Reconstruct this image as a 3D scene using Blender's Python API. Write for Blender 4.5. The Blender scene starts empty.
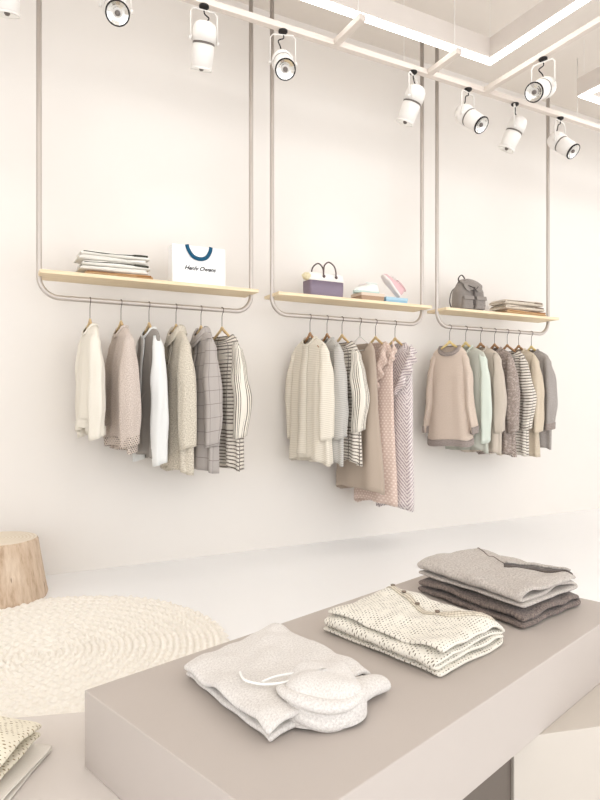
import bpy, bmesh, math, random
from mathutils import Vector, Matrix, noise
PI = math.pi
C = bpy.context.scene.collection
random.seed(7)

# ---------------------------------------------------------------- frame
H = 1.10                       # eye height
FW = (0.4695, 0.8829)          # camera heading; the rack wall runs along X
RT = (0.8829, -0.4695)
FPX = 620.0
YW = 4.25                      # rack wall
YR = 3.94                      # hanging rail plane
ZBAR = 1.727
ZSH = 1.867                    # shelf top
ZC = 4.06                      # ceiling
def W(xc, Z, z=0.0):
    return Vector((FW[0]*Z + RT[0]*xc, FW[1]*Z + RT[1]*xc, z))
def ground(px, py, z):         # point of the level z under a sight line
    Z = (H - z)*FPX/(py - 403.0)
    return W((px-300)/FPX*Z, Z, z)
def railx(px, Y=YR):
    u = (px-300)/FPX
    return Y*(FW[0]+RT[0]*u)/(FW[1]+RT[1]*u)
def heightat(px, py, Y=YR):
    u = (px-300)/FPX
    Z = Y/(FW[1]+RT[1]*u)
    return H + (403.0-py)/FPX*Z

def lin(c):
    c = c/255.0
    return c/12.92 if c <= 0.04045 else ((c+0.055)/1.055)**2.4
def rgb(r, g, b): return (lin(r), lin(g), lin(b), 1)

# ---------------------------------------------------------------- materials
class N:
    def __init__(s, name, rough=0.8, spec=0.3, metal=0.0):
        s.m = bpy.data.materials.new(name); s.m.use_nodes = True
        s.t = s.m.node_tree; s.b = s.t.nodes['Principled BSDF']
        s.b.inputs['Roughness'].default_value = rough
        s.b.inputs['Specular IOR Level'].default_value = spec
        s.b.inputs['Metallic'].default_value = metal
    def node(s, typ, **kw):
        n = s.t.nodes.new(typ)
        for k, v in kw.items(): setattr(n, k, v)
        return n
    def link(s, a, b): s.t.links.new(a, b)
    def val(s, sock, v):
        if isinstance(v, (int, float)): sock.default_value = v
        else: s.link(v, sock)
    def math(s, op, a, b=0.0, c=None):
        n = s.node('ShaderNodeMath', operation=op)
        s.val(n.inputs[0], a); s.val(n.inputs[1], b)
        if c is not None: s.val(n.inputs[2], c)
        return n.outputs[0]
    def coord(s, which='Object'):
        return s.node('ShaderNodeTexCoord').outputs[which]
    def xyz(s, vec):
        n = s.node('ShaderNodeSeparateXYZ'); s.link(vec, n.inputs[0]); return n.outputs
    def noise(s, vec, scale, detail=2.0, rough=0.5, stretch=None):
        if stretch:
            mp = s.node('ShaderNodeMapping'); mp.inputs['Scale'].default_value = stretch
            s.link(vec, mp.inputs[0]); vec = mp.outputs[0]
        n = s.node('ShaderNodeTexNoise'); n.inputs['Scale'].default_value = scale
        n.inputs['Detail'].default_value = detail; n.inputs['Roughness'].default_value = rough
        s.link(vec, n.inputs['Vector']); return n.outputs['Fac']
    def ramp(s, fac, stops, interp='LINEAR'):
        n = s.node('ShaderNodeValToRGB'); n.color_ramp.interpolation = interp
        e = n.color_ramp.elements
        while len(e) < len(stops): e.new(0.5)
        for i, (p, c) in enumerate(stops):
            e[i].position = p; e[i].color = c
        s.val(n.inputs[0], fac); return n.outputs[0]
    def mix(s, fac, a, b):
        n = s.node('ShaderNodeMix', data_type='RGBA')
        s.val(n.inputs[0], fac)
        for k, v in ((6, a), (7, b)):
            if isinstance(v, tuple): n.inputs[k].default_value = v
            else: s.link(v, n.inputs[k])
        return n.outputs[2]
    def base(s, c):
        if isinstance(c, tuple): s.b.inputs['Base Color'].default_value = c
        else: s.link(c, s.b.inputs['Base Color'])
    def bump(s, h, strength=0.3, dist=0.002):
        n = s.node('ShaderNodeBump'); n.inputs['Strength'].default_value = strength
        n.inputs['Distance'].default_value = dist
        s.link(h, n.inputs['Height']); s.link(n.outputs[0], s.b.inputs['Normal'])

def plain(name, c, rough=0.6, spec=0.3, metal=0.0, var=0.03, scale=8):
    n = N(name, rough, spec, metal)
    f = n.noise(n.coord(), scale, 3)
    d = tuple(max(0, x*(1-var*2)) for x in c[:3])+(1,)
    n.base(n.mix(f, d, c)); return n.m

def wood(name, c1, c2, scale=6, stretch=(1, 12, 12), rough=0.55):
    n = N(name, rough, 0.3)
    f = n.noise(n.coord(), scale, 5, 0.6, stretch)
    n.base(n.ramp(f, [(0.3, c2), (0.65, c1)])); n.bump(f, 0.15, 0.001); return n.m

def cloth(name, c, c2=None, pattern='weave', k=1.0):
    """UV is in metres: u round the garment, v down it."""
    n = N(name, 0.92, 0.08)
    n.b.inputs['Sheen Weight'].default_value = 0.15
    uv = n.coord('UV'); x, y, _ = n.xyz(uv)
    if c2 is None: c2 = tuple(v*0.72 for v in c[:3])+(1,)
    fine = n.noise(uv, 260*k, 2, 0.6)
    def lines(s, freq, w):               # 1 inside thin lines
        return n.math('LESS_THAN', n.math('FRACT', n.math('MULTIPLY', s, freq)), w)
    height = fine
    if pattern == 'weave':
        col = n.mix(n.math('MULTIPLY', fine, 0.55), c, c2)
    elif pattern == 'marl':
        f = n.noise(uv, 170*k, 4, 0.8)
        col = n.ramp(f, [(0.38, c2), (0.58, c)]); height = f
    elif pattern == 'knit':
        a = n.math('SINE', n.math('MULTIPLY', x, 2*PI*110*k))
        b = n.math('SINE', n.math('ADD', n.math('MULTIPLY', y, 2*PI*130*k), n.math('MULTIPLY', n.math('ABSOLUTE', a), 1.2)))
        h = n.math('MULTIPLY', n.math('ADD', a, 1.0), n.math('ADD', b, 1.4))
        col = n.mix(n.math('SMOOTH_MIN', n.math('MULTIPLY', n.math('SUBTRACT', 1.3, h), 0.7), 1.0), c, c2)
        f2 = n.noise(uv, 60*k, 3, 0.6)
        col = n.mix(n.math('MULTIPLY', n.math('GREATER_THAN', f2, 0.56), 0.35), col, c2)
        height = h
    elif pattern == 'stitch':            # open knit with rows of small dark holes
        yy = n.math('MULTIPLY', y, 105*k)
        row = n.math('FLOOR', yy)
        xx = n.math('ADD', n.math('MULTIPLY', x, 75*k), n.math('MULTIPLY', row, 0.5))
        fx = n.math('SUBTRACT', n.math('FRACT', xx), 0.5)
        fy = n.math('SUBTRACT', n.math('FRACT', yy), 0.5)
        wob = n.noise(uv, 45, 2)
        r = n.math('ADD', n.math('MULTIPLY', n.math('MULTIPLY', fx, fx), 1.0), n.math('MULTIPLY', n.math('MULTIPLY', fy, fy), 2.2))
        hole = n.math('LESS_THAN', r, n.math('MULTIPLY', n.math('SUBTRACT', wob, 0.36), 0.36))
        ropes = n.math('SINE', n.math('MULTIPLY', n.math('ADD', xx, yy), PI))
        base = n.mix(n.noise(uv, 120, 2), c, tuple(v*0.86 for v in c[:3])+(1,))
        col = n.mix(hole, base, c2)
        height = n.math('SUBTRACT', n.math('MULTIPLY', n.math('ABSOLUTE', ropes), 0.6), hole)
    elif pattern == 'cable':             # chunky open knit
        v1 = n.node('ShaderNodeTexVoronoi'); v1.inputs['Scale'].default_value = 90*k
        n.link(uv, v1.inputs['Vector'])
        col = n.ramp(v1.outputs['Distance'], [(0.45, c), (0.78, c2)])
        height = n.math('SUBTRACT', 1.0, v1.outputs['Distance'])
    elif pattern == 'stripe':            # uneven black stripes running across
        a = lines(y, 34*k, 0.36); b = lines(y, 9.3*k, 0.30)
        m = n.math('MAXIMUM', n.math('MULTIPLY', a, n.math('GREATER_THAN', n.noise(uv, 5, 1, 0.5, (0.2, 4, 1)), 0.42)), n.math('MULTIPLY', a, b))
        wv = n.math('GREATER_THAN', n.noise(uv, 200, 1), 0.36)
        vline = lines(x, 7.0*k, 0.05)
        m = n.math('MULTIPLY', n.math('MAXIMUM', m, vline), wv)
        col = n.mix(m, c, c2)
    elif pattern == 'stripeup':          # black stripes running down
        a = lines(x, 45*k, 0.38)
        b = n.math('GREATER_THAN', n.noise(uv, 6, 1, 0.5, (3, 0.1, 1)), 0.45)
        col = n.mix(n.math('MULTIPLY', a, b), c, c2)
    elif pattern == 'plaid':
        a = n.math('MAXIMUM', lines(x, 11*k, 0.045), lines(y, 9*k, 0.045))
        b = n.math('MULTIPLY', lines(y, 120*k, 0.5), 0.22)
        col = n.mix(n.math('MAXIMUM', n.math('MULTIPLY', a, 0.75), b), c, c2)
    elif pattern == 'fine':              # fine rows
        a = lines(y, 75*k, 0.4)
        col = n.mix(n.math('MULTIPLY', a, n.math('MULTIPLY', fine, 0.9)), c, c2); height = a
    elif pattern == 'check':
        ch = n.node('ShaderNodeTexChecker'); ch.inputs['Scale'].default_value = 150*k
        n.link(uv, ch.inputs['Vector'])
        mask = n.math('MULTIPLY', ch.outputs['Fac'], n.math('GREATER_THAN', n.noise(uv, 60, 2), 0.44))
        col = n.mix(mask, c, c2)
    elif pattern == 'dots':
        yy = n.math('MULTIPLY', y, 38*k)
        xx = n.math('ADD', n.math('MULTIPLY', x, 30*k), n.math('MULTIPLY', n.math('FLOOR', yy), 0.5))
        fx = n.math('SUBTRACT', n.math('FRACT', xx), 0.5)
        fy = n.math('SUBTRACT', n.math('FRACT', yy), 0.5)
        r = n.math('ADD', n.math('MULTIPLY', fx, fx), n.math('MULTIPLY', fy, fy))
        col = n.mix(n.math('LESS_THAN', r, 0.07), c, c2)
    elif pattern == 'zigzag':
        tri = n.math('PINGPONG', n.math('MULTIPLY', x, 1.0), 0.11)
        s = n.math('ADD', n.math('MULTIPLY', y, 1.0), n.math('MULTIPLY', tri, 1.3))
        a = lines(s, 42*k, 0.5)
        col = n.mix(n.math('MULTIPLY', a, n.math('GREATER_THAN', n.noise(uv, 90, 2), 0.4)), c, c2)
    n.base(col); n.bump(height, 0.35, 0.0015)
    return n.m

# ---------------------------------------------------------------- mesh helpers
def link(o, parent=None):
    C.objects.link(o)
    if parent: o.parent = parent
    return o
def obj(name, me, mat, parent=None, smooth=True):
    if isinstance(me, bmesh.types.BMesh):
        m = bpy.data.meshes.new(name); me.to_mesh(m); me.free(); me = m
    if smooth:
        for p in me.polygons: p.use_smooth = True
    o = bpy.data.objects.new(name, me)
    if mat: me.materials.append(mat)
    return link(o, parent)
def tag(o, label=None, cat=None, group=None, kind=None):
    if label: o['label'] = label
    if cat: o['category'] = cat
    if group: o['group'] = group
    if kind: o['kind'] = kind
    return o
def thing(name, label, cat, loc=(0, 0, 0), rz=0.0, group=None):
    o = bpy.data.objects.new(name, None); o.empty_display_size = 0.05
    C.objects.link(o); o.location = loc; o.rotation_euler = (0, 0, rz)
    return tag(o, label, cat, group)
def bevel(o, w=0.004, seg=2):
    b = o.modifiers.new('Bevel', 'BEVEL'); b.width = w; b.segments = seg; b.limit_method = 'ANGLE'; return o
def solid(o, t=0.003, off=0):
    b = o.modifiers.new('Solidify', 'SOLIDIFY'); b.thickness = t; b.offset = off; return o
def subsurf(o, l=1):
    b = o.modifiers.new('Subdivision', 'SUBSURF'); b.levels = l; b.render_levels = l; return o
def box(bm, c, s, rz=0.0):
    M = Matrix.Translation(c) @ Matrix.Rotation(rz, 4, 'Z') @ Matrix.Diagonal((s[0], s[1], s[2], 1))
    bmesh.ops.create_cube(bm, size=1, matrix=M)
def prism(pts, z0, z1):
    bm = bmesh.new()
    a = [bm.verts.new((p[0], p[1], z0)) for p in pts]; b = [bm.verts.new((p[0], p[1], z1)) for p in pts]
    n = len(pts)
    bm.faces.new(a[::-1]); bm.faces.new(b)
    for i in range(n): bm.faces.new((a[i], a[(i+1) % n], b[(i+1) % n], b[i]))
    bmesh.ops.recalc_face_normals(bm, faces=bm.faces); return bm
def loft(rings, closed=True, cap0=False, cap1=False, bm=None, u0=0.0):
    """rings: equally long point lists; UVs in metres."""
    bm = bm or bmesh.new(); uv = bm.loops.layers.uv.verify()
    n = len(rings[0]); V = [[bm.verts.new(p) for p in r] for r in rings]
    mid = rings[len(rings)//2]
    cu = [u0]
    for j in range(n): cu.append(cu[-1] + (Vector(mid[(j+1) % n])-Vector(mid[j])).length)
    cv = [0.0]
    for i in range(1, len(rings)):
        cv.append(cv[-1] + sum((Vector(rings[i][j])-Vector(rings[i-1][j])).length for j in range(0, n, max(1, n//6)))/len(range(0, n, max(1, n//6))))
    m = n if closed else n-1
    for i in range(len(rings)-1):
        for j in range(m):
            k = (j+1) % n
            f = bm.faces.new((V[i][j], V[i][k], V[i+1][k], V[i+1][j]))
            for l, q in zip(f.loops, ((cu[j], cv[i]), (cu[j+1], cv[i]), (cu[j+1], cv[i+1]), (cu[j], cv[i+1]))): l[uv].uv = q
    if cap0: bm.faces.new(V[0])
    if cap1: bm.faces.new(V[-1][::-1])
    return bm
def tube(path, r, n=10, bm=None, cap=True, flat=1.0):
    """round (or flattened) tube along a path; r a number or list"""
    P = [Vector(p) for p in path]; rings = []
    t0 = (P[1]-P[0]).normalized()
    ref = Vector((0, 0, 1)) if abs(t0.z) < 0.9 else Vector((1, 0, 0))
    u = t0.cross(ref).normalized()
    for i, p in enumerate(P):
        t = (P[min(i+1, len(P)-1)]-P[max(i-1, 0)]).normalized()
        u = (u - t*u.dot(t)).normalized(); v = t.cross(u)
        rr = r[i] if isinstance(r, (list, tuple)) else r
        rings.append([p + u*(rr*math.cos(2*PI*k/n)) + v*(rr*flat*math.sin(2*PI*k/n)) for k in range(n)])
    bm = loft(rings, True, cap, cap, bm)
    bmesh.ops.recalc_face_normals(bm, faces=bm.faces); return bm
def lathe(prof, n=32, bm=None, M=Matrix(), cap=True):
    rings = [[M @ Vector((r*math.cos(2*PI*k/n), r*math.sin(2*PI*k/n), z)) for k in range(n)] for r, z in prof]
    bm = loft(rings, True, cap, cap, bm)
    bmesh.ops.recalc_face_normals(bm, faces=bm.faces); return bm
def arc(cx, cz, r, a0, a1, n, y=0.0):
    return [Vector((cx + r*math.cos(a0+(a1-a0)*i/n), y, cz + r*math.sin(a0+(a1-a0)*i/n))) for i in range(n+1)]
def smoothpath(pts, n=6):
    P = [Vector(p) for p in pts]; out = []
    for i in range(len(P)-1):
        a, b, c, d = P[max(i-1, 0)], P[i], P[i+1], P[min(i+2, len(P)-1)]
        for k in range(n):
            t = k/n
            out.append(0.5*((2*b) + (c-a)*t + (2*a-5*b+4*c-d)*t*t + (3*b-a-3*c+d)*t**3))
    out.append(P[-1]); return out
def lerp(a, b, t): return a+(b-a)*t
def curve(ks, t):                        # piecewise-linear with smooth ease
    for (t0, v0), (t1, v1) in zip(ks, ks[1:]):
        if t <= t1:
            s = (t-t0)/(t1-t0) if t1 > t0 else 0
            s = s*s*(3-2*s); return lerp(v0, v1, s)
    return ks[-1][1]

# ---------------------------------------------------------------- shared materials
def wallmat(name, c, rough, sc, bs=0.05):
    n = N(name, rough, 0.25)
    f = n.noise(n.coord(), sc, 4, 0.6)
    n.base(n.mix(f, tuple(v*0.97 for v in c[:3])+(1,), c)); n.bump(f, bs, 0.002); return n.m
M_wall = wallmat('painted plaster wall', rgb(236, 230, 223), 0.85, 3)
M_ceil = wallmat('painted ceiling', rgb(233, 225, 216), 0.9, 3)
M_floor = wallmat('pale polished floor', rgb(251, 250, 249), 0.35, 2, 0.02)
M_table = wallmat('taupe lacquer', rgb(187, 177, 169), 0.42, 5, 0.02)
M_plinth = wallmat('pale taupe lacquer', rgb(220, 212, 205), 0.5, 5, 0.02)
M_cream = wallmat('cream lacquer', rgb(200, 191, 180), 0.5, 5, 0.02)
def metal(name, c, rough):
    n = N(name, rough, 0.5, 1.0)
    f = n.noise(n.coord(), 30, 2); n.base(n.mix(f, c, tuple(v*0.93 for v in c[:3])+(1,))); return n.m
M_tube = plain('satin nickel tube', rgb(196, 187, 179), .32, .5, .45)
M_hook = metal('dark steel wire', rgb(96, 84, 76), 0.35)
M_chrome = metal('chrome reflector', rgb(235, 235, 232), 0.12)
M_shelf = wood('pale birch shelf', rgb(240, 222, 190), rgb(230, 208, 172), 5, (1, 14, 14))
M_hang = wood('beech hanger', rgb(222, 196, 150), rgb(196, 160, 112), 14, (10, 1, 1))
M_hang2 = wood('brown beech hanger', rgb(186, 146, 108), rgb(150, 110, 78), 14, (10, 1, 1))
M_hang3 = wood('yellow beech hanger', rgb(232, 210, 150), rgb(214, 186, 122), 14, (10, 1, 1))
M_whitep = plain('white plastic', rgb(240, 236, 230), 0.4)
M_lamp = plain('white lamp enamel', rgb(240, 235, 229), 0.4)
M_rail = plain('pale track enamel', rgb(222, 211, 201), 0.5)
M_black = plain('black rubber', rgb(32, 28, 26), 0.5)
M_grey = plain('grey lens housing', rgb(120, 112, 106), 0.4)

def emit(name, c, s):
    n = N(name); n.base(c); n.b.inputs['Emission Color'].default_value = c
    n.b.inputs['Emission Strength'].default_value = s; return n.m
M_led = emit("lit diffuser", (1, 0.995, 0.985, 1), 3.0)

# ---------------------------------------------------------------- the room
def struct(name, bm, m):
    return tag(obj(name, bm, m, None, False), kind='structure')
bm = bmesh.new(); box(bm, (3.5, 2.2, -0.05), (17, 9.6, 0.1)); struct('floor', bm, M_floor)
bm = bmesh.new(); box(bm, (3.5, YW+0.06, 2.03), (17, 0.12, 4.06)); struct('wall_back', bm, M_wall)
bm = bmesh.new(); box(bm, (3.5, 2.2, ZC+0.05), (17, 9.6, 0.1)); struct('ceiling', bm, M_ceil)
bm = bmesh.new(); box(bm, (-2.6, 3.3, 2.03), (0.12, 2.0, 4.06)); struct('wall_left', bm, M_wall)
bm = bmesh.new(); box(bm, (11.9, 2.2, 2.03), (0.12, 4.0, 4.06)); struct('wall_right', bm, M_wall)

# ---------------------------------------------------------------- hanging racks
def rack(pl, pr, label):
    x0, x1 = railx(pl), railx(pr); cx = (x0+x1)/2; w = (x1-x0)/2
    t = thing('hanging_clothes_rack', label, 'clothes rack', (cx, YR, ZBAR), 0, 'tube racks hanging from the ceiling')
    R = 0.115; top = ZC-ZBAR-0.0
    path = [Vector((-w, 0, top)), Vector((-w, 0, 1.0)), Vector((-w, 0, R))] + arc(-w+R, R, R, PI, 1.5*PI, 10)[1:] \
        + [Vector((0, 0, 0))] + arc(w-R, R, R, 1.5*PI, 2*PI, 10) + [Vector((w, 0, 1.0)), Vector((w, 0, top))]
    obj('tube_frame', tube(path, 0.0155, 14), M_tube, t)
    bm = bmesh.new(); box(bm, (0, 0, ZSH-ZBAR-0.011), (2*w+0.012, 0.235, 0.022))
    bevel(obj('shelf_board', bm, M_shelf, t, False), 0.002)
    for s in (-1, 1):
        f = obj('ceiling_flange', lathe([(0.0, top), (0.035, top), (0.035, top-0.008), (0.018, top-0.014), (0.0, top-0.014)], 20, None, Matrix.Translation((s*w, 0, 0)), False), M_tube, t)
    return t, x0, x1
rack(39, 251, 'left tube rack with white paper bag and folded stack on its shelf')
rack(272, 422, 'middle tube rack with handbag and two shoe boxes on its shelf')
rack(437, 548, 'right tube rack with grey backpack and folded stack on its shelf')

# ---------------------------------------------------------------- hangers
def hanger(px, mat, label, yaw=0.0, wire=False, drop=0.0):
    x = railx(px)
    t = thing('clothes_hanger', label, 'clothes hanger', (x, YR, ZBAR), yaw, 'hangers on the tube racks')
    r = 0.0182
    p = [(0, r*math.cos(a), r*math.sin(a)) for a in [(-15+ i*19.5)*PI/180 for i in range(11)]]
    p += [(0, -0.014, -0.016), (0, -0.004, -0.028), (0, 0, -0.045), (0, 0, -0.085-drop), (0, 0, -0.118-drop)]
    obj('hook', tube(p, 0.0022, 8), M_hook, t)
    bm = bmesh.new()
    HL = 0.145
    def zz(s): return -0.122-drop-0.105*(abs(s)/HL)**1.15
    n = 28
    if wire:
        pts = [(0, s, zz(s)) for s in [(-1+2*i/24)*HL for i in range(25)]]
        tube(pts, 0.004, 8, bm)
        tube([(0, -HL, zz(HL)), (0, HL, zz(HL)-0.002)], 0.0035, 8, bm)
        nm = 'white_frame'
    else:
        rings = []
        for i in range(n+1):
            s = (-1+2*i/n)*HL; e = abs(s)/HL
            h = lerp(0.030, 0.016, min(1, e*1.6)) ; w_ = lerp(0.007, 0.011, e)
            if e > 0.96: h *= 0.6; w_ *= 0.6
            cz = zz(s) + (0.006 if e < 0.08 else 0)
            rings.append([(w_*math.cos(2*PI*k/10)-0.003*e*e, s, cz-0.008+h/2*math.sin(2*PI*k/10)) for k in range(10)])
        loft(rings, True, True, True, bm); bmesh.ops.recalc_face_normals(bm, faces=bm.faces); nm = 'shoulder_bar'
    obj(nm, bm, mat, t)
    return t

# ---------------------------------------------------------------- garments (front faces local -X, near shoulder is -Y)
def nz(a, b, c, s): return noise.noise(Vector((a, b, c+s*7.3)))
def garment(kind, name, label, cat, px, hem_py, mat, yaw=0.0, sleeve_py=None, smat=None, sh=0.19, chest=0.205, hemw=0.215,
            depth=0.06, hemd=0.075, neck=0.068, dropf=0.055, seed=0, folds=8, amp=0.021, collar=None, cmat=None,
            cuff=None, hem=None, placket=False, top=-0.158, sr=0.05, seam=None, group='clothes hanging on the tube racks',
            farsleeve=True, srx=0.0, back=False, sleeve_mid=0.0, dx=0.0, buttons=None, lift=1.0, flare=0.0):
    x = railx(px)+dx
    zh = heightat(px, hem_py, YR) - ZBAR                 # hem, below the bar
    t = thing(name, label, cat, (x, YR, ZBAR), yaw, group)
    NA = 40; rings = []
    levels = [(0.0, neck, 0.040, top), (0.3, lerp(neck, sh, .35), 0.040, top-0.016), (0.6, lerp(neck, sh, .7), 0.038, top-0.038),
              (0.85, lerp(neck, sh, .92), 0.036, top-0.060), (1.0, sh, 0.036, top-0.085)]
    zs0 = top-0.085; NB = 26
    for q in range(1, NB+1):
        s = q/NB; z = lerp(zs0, zh, s)
        a = curve([(0, sh), (0.12, chest*0.97), (0.35, chest), (1, hemw)], s)
        b = curve([(0, 0.036), (0.25, depth), (0.6, lerp(depth, hemd, .6)), (1, hemd)], s)
        levels.append((1+s, a, b, z))
    for (s, a, b, z) in levels:
        ring = []
        for k in range(NA):
            th = 2*PI*k/NA; c, sn = math.cos(th), math.sin(th)
            body = max(0, s-1.0)
            fo = amp*body**0.7*(math.sin(folds*th + seed + 2.2*nz(c, sn, z*1.2, seed)) + 1.3*nz(c*1.6, sn*1.6, z*1.4, seed+3))
            e = 0.9
            yy = a*math.copysign(abs(c)**0.9, c); xx = b*math.copysign(abs(sn)**e, sn)
            nrm = Vector((xx/(b*b), yy/(a*a), 0)).normalized()
            zz = z
            front = max(0, -sn)
            if s < 1.0: zz -= dropf*(front**1.5)*(1-s)
            if s > 1.3: zz += (0.035*lift*front - 0.012*abs(math.cos(th))**2)*((s-1.3)/.7)**3
            if s > 1.9: zz += 0.008*math.sin(3*th+seed)*(s-1.9)*10*0.8
            ring.append((xx+nrm.x*fo, yy+nrm.y*fo*0.6, zz))
        rings.append(ring)
    bmm = loft(rings); bd = obj('body', bmm, mat, t); solid(bd, 0.003, -1)
    if hem:                                              # a band at the hem
        hr = [[(p[0]*1.05, p[1]*1.02, p[2]) for p in rings[i]] for i in range(len(rings)-2, len(rings))]
        z0 = rings[-1]
        hr = [[(p[0]*1.04, p[1]*1.015, p[2]+dz) for p in rings[-1]] for dz in (0.05, 0.025, 0.0, -0.004)]
        solid(obj('hem_band', loft(hr), hem, t), 0.003, 0)
    if sleeve_py:
        zl = heightat(px, sleeve_py, YR) - ZBAR
        for sd in (-1, 1):
            if sd == 1 and not farsleeve: continue
            L = zs0-zl; R2 = []; np_ = 22; nk = 20
            for i in range(np_+1):
                q = i/np_
                cy = sd*curve([(0, sh-0.036), (0.10, sh-0.016), (0.28, sh+0.004), (0.6, sh+0.015+sleeve_mid), (1, sh+0.010+flare)], q)
                cx = curve([(0, 0), (0.4, -0.004), (1, srx)], q) + 0.006*nz(q*3, sd, 0, seed)
                cz = lerp(zs0+0.032, zl, q)
                rx = curve([(0, 0.016), (0.1, 0.033), (0.38, sr*.95), (0.7, sr), (1, sr*0.86)], q); ry = rx*curve([(0, 1.0), (0.25, 0.85), (1, 0.62)], q)
                ring = []
                for k in range(nk):
                    th = 2*PI*k/nk
                    fo = (0.007*math.sin(4*th+seed+sd+q*1.5) + 0.003*math.sin(7*th+seed*2+q*3))*min(1, q*2) + 0.009*nz(math.cos(th), math.sin(th), q*4, seed+sd)
                    ring.append((cx+(rx+fo)*math.cos(th), cy+(ry+fo)*math.sin(th), cz + (0.012*math.cos(th)*q)))
                R2.append(ring)
            so = obj('sleeve', loft(R2, True, True), smat or mat, t); solid(so, 0.003, -1)
            if cuff:
                cr = [[(cx_(p)) + (0,) for p in ()] for _ in ()]
                cen = Vector((sum(p[0] for p in R2[-1])/nk, sum(p[1] for p in R2[-1])/nk, 0))
                cr = [[((p[0]-cen.x)*f+cen.x, (p[1]-cen.y)*f+cen.y, p[2]+dz) for p in R2[-1]] for dz, f in ((0.055, 1.13), (0.03, 1.1), (0, 1.08), (-0.003, 0.95))]
                solid(obj('cuff', loft(cr), cuff, so), 0.003, 0)
    base = rings[0]
    cm = cmat or mat
    if collar == 'shirt':
        def lv(f, dz, g=1.0): return [(p[0]*f, p[1]*g, p[2]+dz) for p in base]
        rr = [lv(1.0, -0.004), lv(0.92, 0.022, 0.92), lv(1.08, 0.034, 0.98), lv(1.35, 0.022, 1.1), lv(1.62, -0.012, 1.22), lv(1.7, -0.026, 1.26)]
        rr = [[(p[0], p[1]*(1.0), p[2]-0.02*(i/5)*max(0, -p[0]/0.05)) for p in r] for i, r in enumerate(rr)]
        solid(obj('collar', loft(rr), cm, t), 0.003, 0)
    elif collar == 'band':
        rr = [[(p[0]*f, p[1]*g, p[2]+dz) for p in base] for f, g, dz in ((1.12, 1.06, -0.012), (1.08, 1.03, 0.006), (0.98, 0.97, 0.012), (0.9, 0.92, 0.002))]
        solid(obj('neckband', loft(rr), cm, t), 0.002, 0)
    elif collar == 'scoop':
        rr = [[(p[0]*f, p[1]*g, p[2]+dz) for p in base] for f, g, dz in ((1.22, 1.2, -0.026), (1.24, 1.18, -0.014), (1.12, 1.06, 0.004), (0.98, 0.98, 0.006), (0.92, 0.94, -0.004))]
        solid(obj('neckband', loft(rr), cm, t), 0.003, 0)
    elif collar == 'cowl':
        rr = [[(p[0]*f, p[1]*g, p[2]+dz) for p in base] for f, g, dz in ((1.45, 1.22, -0.035), (1.42, 1.18, -0.012), (1.15, 1.06, 0.016), (0.95, 0.96, 0.006), (0.9, 0.9, -0.01))]
        solid(obj('neckband', loft(rr), cm, t), 0.003, 0)
    if placket:                                          # raised strip down the front
        ki = NA*3//4; ri = range(2, len(rings)-1)
        R3 = [[(rings[i][ki+d][0]-(0.004), rings[i][ki+d][1], rings[i][ki+d][2]) for d in (-1, 0, 1)] for i in ri]
        pk = obj('front_placket', loft(R3, False), cm, t); solid(pk, 0.003, 1)
        if buttons:
            for i in list(ri)[2::4][:6]:
                p = rings[i][ki]
                obj('button', lathe([(0, -0.002), (0.007, -0.002), (0.008, 0.001), (0.006, 0.003), (0, 0.002)], 12, None,
                    Matrix.Translation((p[0]-0.009, p[1], p[2])) @ Matrix.Rotation(-PI/2, 4, 'Y'), False), buttons, pk)
    return t, rings

def ruffle(t, path, w, mat, waves=7, seed=0, amp=0.018, name='ruffle'):
    P = smoothpath(path, 8); n = len(P); R = []
    for i, p in enumerate(P):
        q = i/(n-1); env = math.sin(PI*min(1, q*1.02))**0.5*0.85+0.15
        a = amp*math.sin(q*waves*2*PI+seed)
        side = Vector((0.45 if seed % 2 == 0 else -0.35, -0.35 if seed % 2 == 0 else .2, -0.80)).normalized()
        R.append([p + side*(w*env*f) + (Vector((-0.6, -0.75, 0)).normalized()*(a+w*.35)*f + Vector((.6, -.4, 0))*a*f*.7)*env for f in (0, .35, .7, 1.0)])
    o = obj(name, loft(R, False), mat, t); solid(o, 0.0025, 0); return o

c_cream = cloth('cream cotton knit', rgb(238, 232, 220), rgb(210, 201, 184), 'weave')
c_pinkmarl = cloth('pink beige marl knit', rgb(220, 208, 198), rgb(176, 158, 146), 'marl')
c_dotcuff = cloth('openwork rib', rgb(206, 192, 180), rgb(96, 84, 78), 'dots', 2.2)
c_greysh = cloth('mid grey linen', rgb(158, 152, 145), rgb(120, 114, 108), 'weave')
c_whitesh = cloth('white poplin', rgb(238, 238, 235), rgb(216, 216, 213), 'weave')
c_speck = cloth('oat speckled tweed', rgb(224, 216, 200), rgb(172, 160, 142), 'marl', 0.8)
c_plaid = cloth('grey windowpane wool', rgb(186, 178, 172), rgb(118, 110, 106), 'plaid', 1.3)
c_stripe = cloth('black striped linen', rgb(226, 218, 206), rgb(102, 92, 84), 'stripe', 1.2)
c_stripeup = cloth('black pinstriped linen', rgb(232, 225, 212), rgb(104, 94, 84), 'stripeup', 1.5)
c_cream2 = cloth('cream boucle', rgb(230, 222, 207), rgb(190, 179, 160), 'fine')
c_ltgrey = cloth('pale grey rib', rgb(198, 194, 187), rgb(140, 136, 131), 'fine')
c_taupe = cloth('taupe crepe', rgb(186, 170, 154), rgb(160, 144, 130), 'weave')
c_rose = cloth('rose dotted crepe', rgb(208, 184, 171), rgb(228, 211, 199), 'dots', 1.25)
c_lilac = cloth('lilac zigzag crepe', rgb(230, 221, 217), rgb(174, 158, 160), 'zigzag', .8)
c_blush = cloth('blush brushed knit', rgb(219, 203, 188), rgb(184, 165, 150), 'marl', .9)
c_greyrib = cloth('grey marl rib', rgb(176, 164, 156), rgb(104, 94, 90), 'marl')
c_mint = cloth('mint cotton', rgb(214, 220, 208), rgb(192, 200, 188), 'weave')
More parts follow.
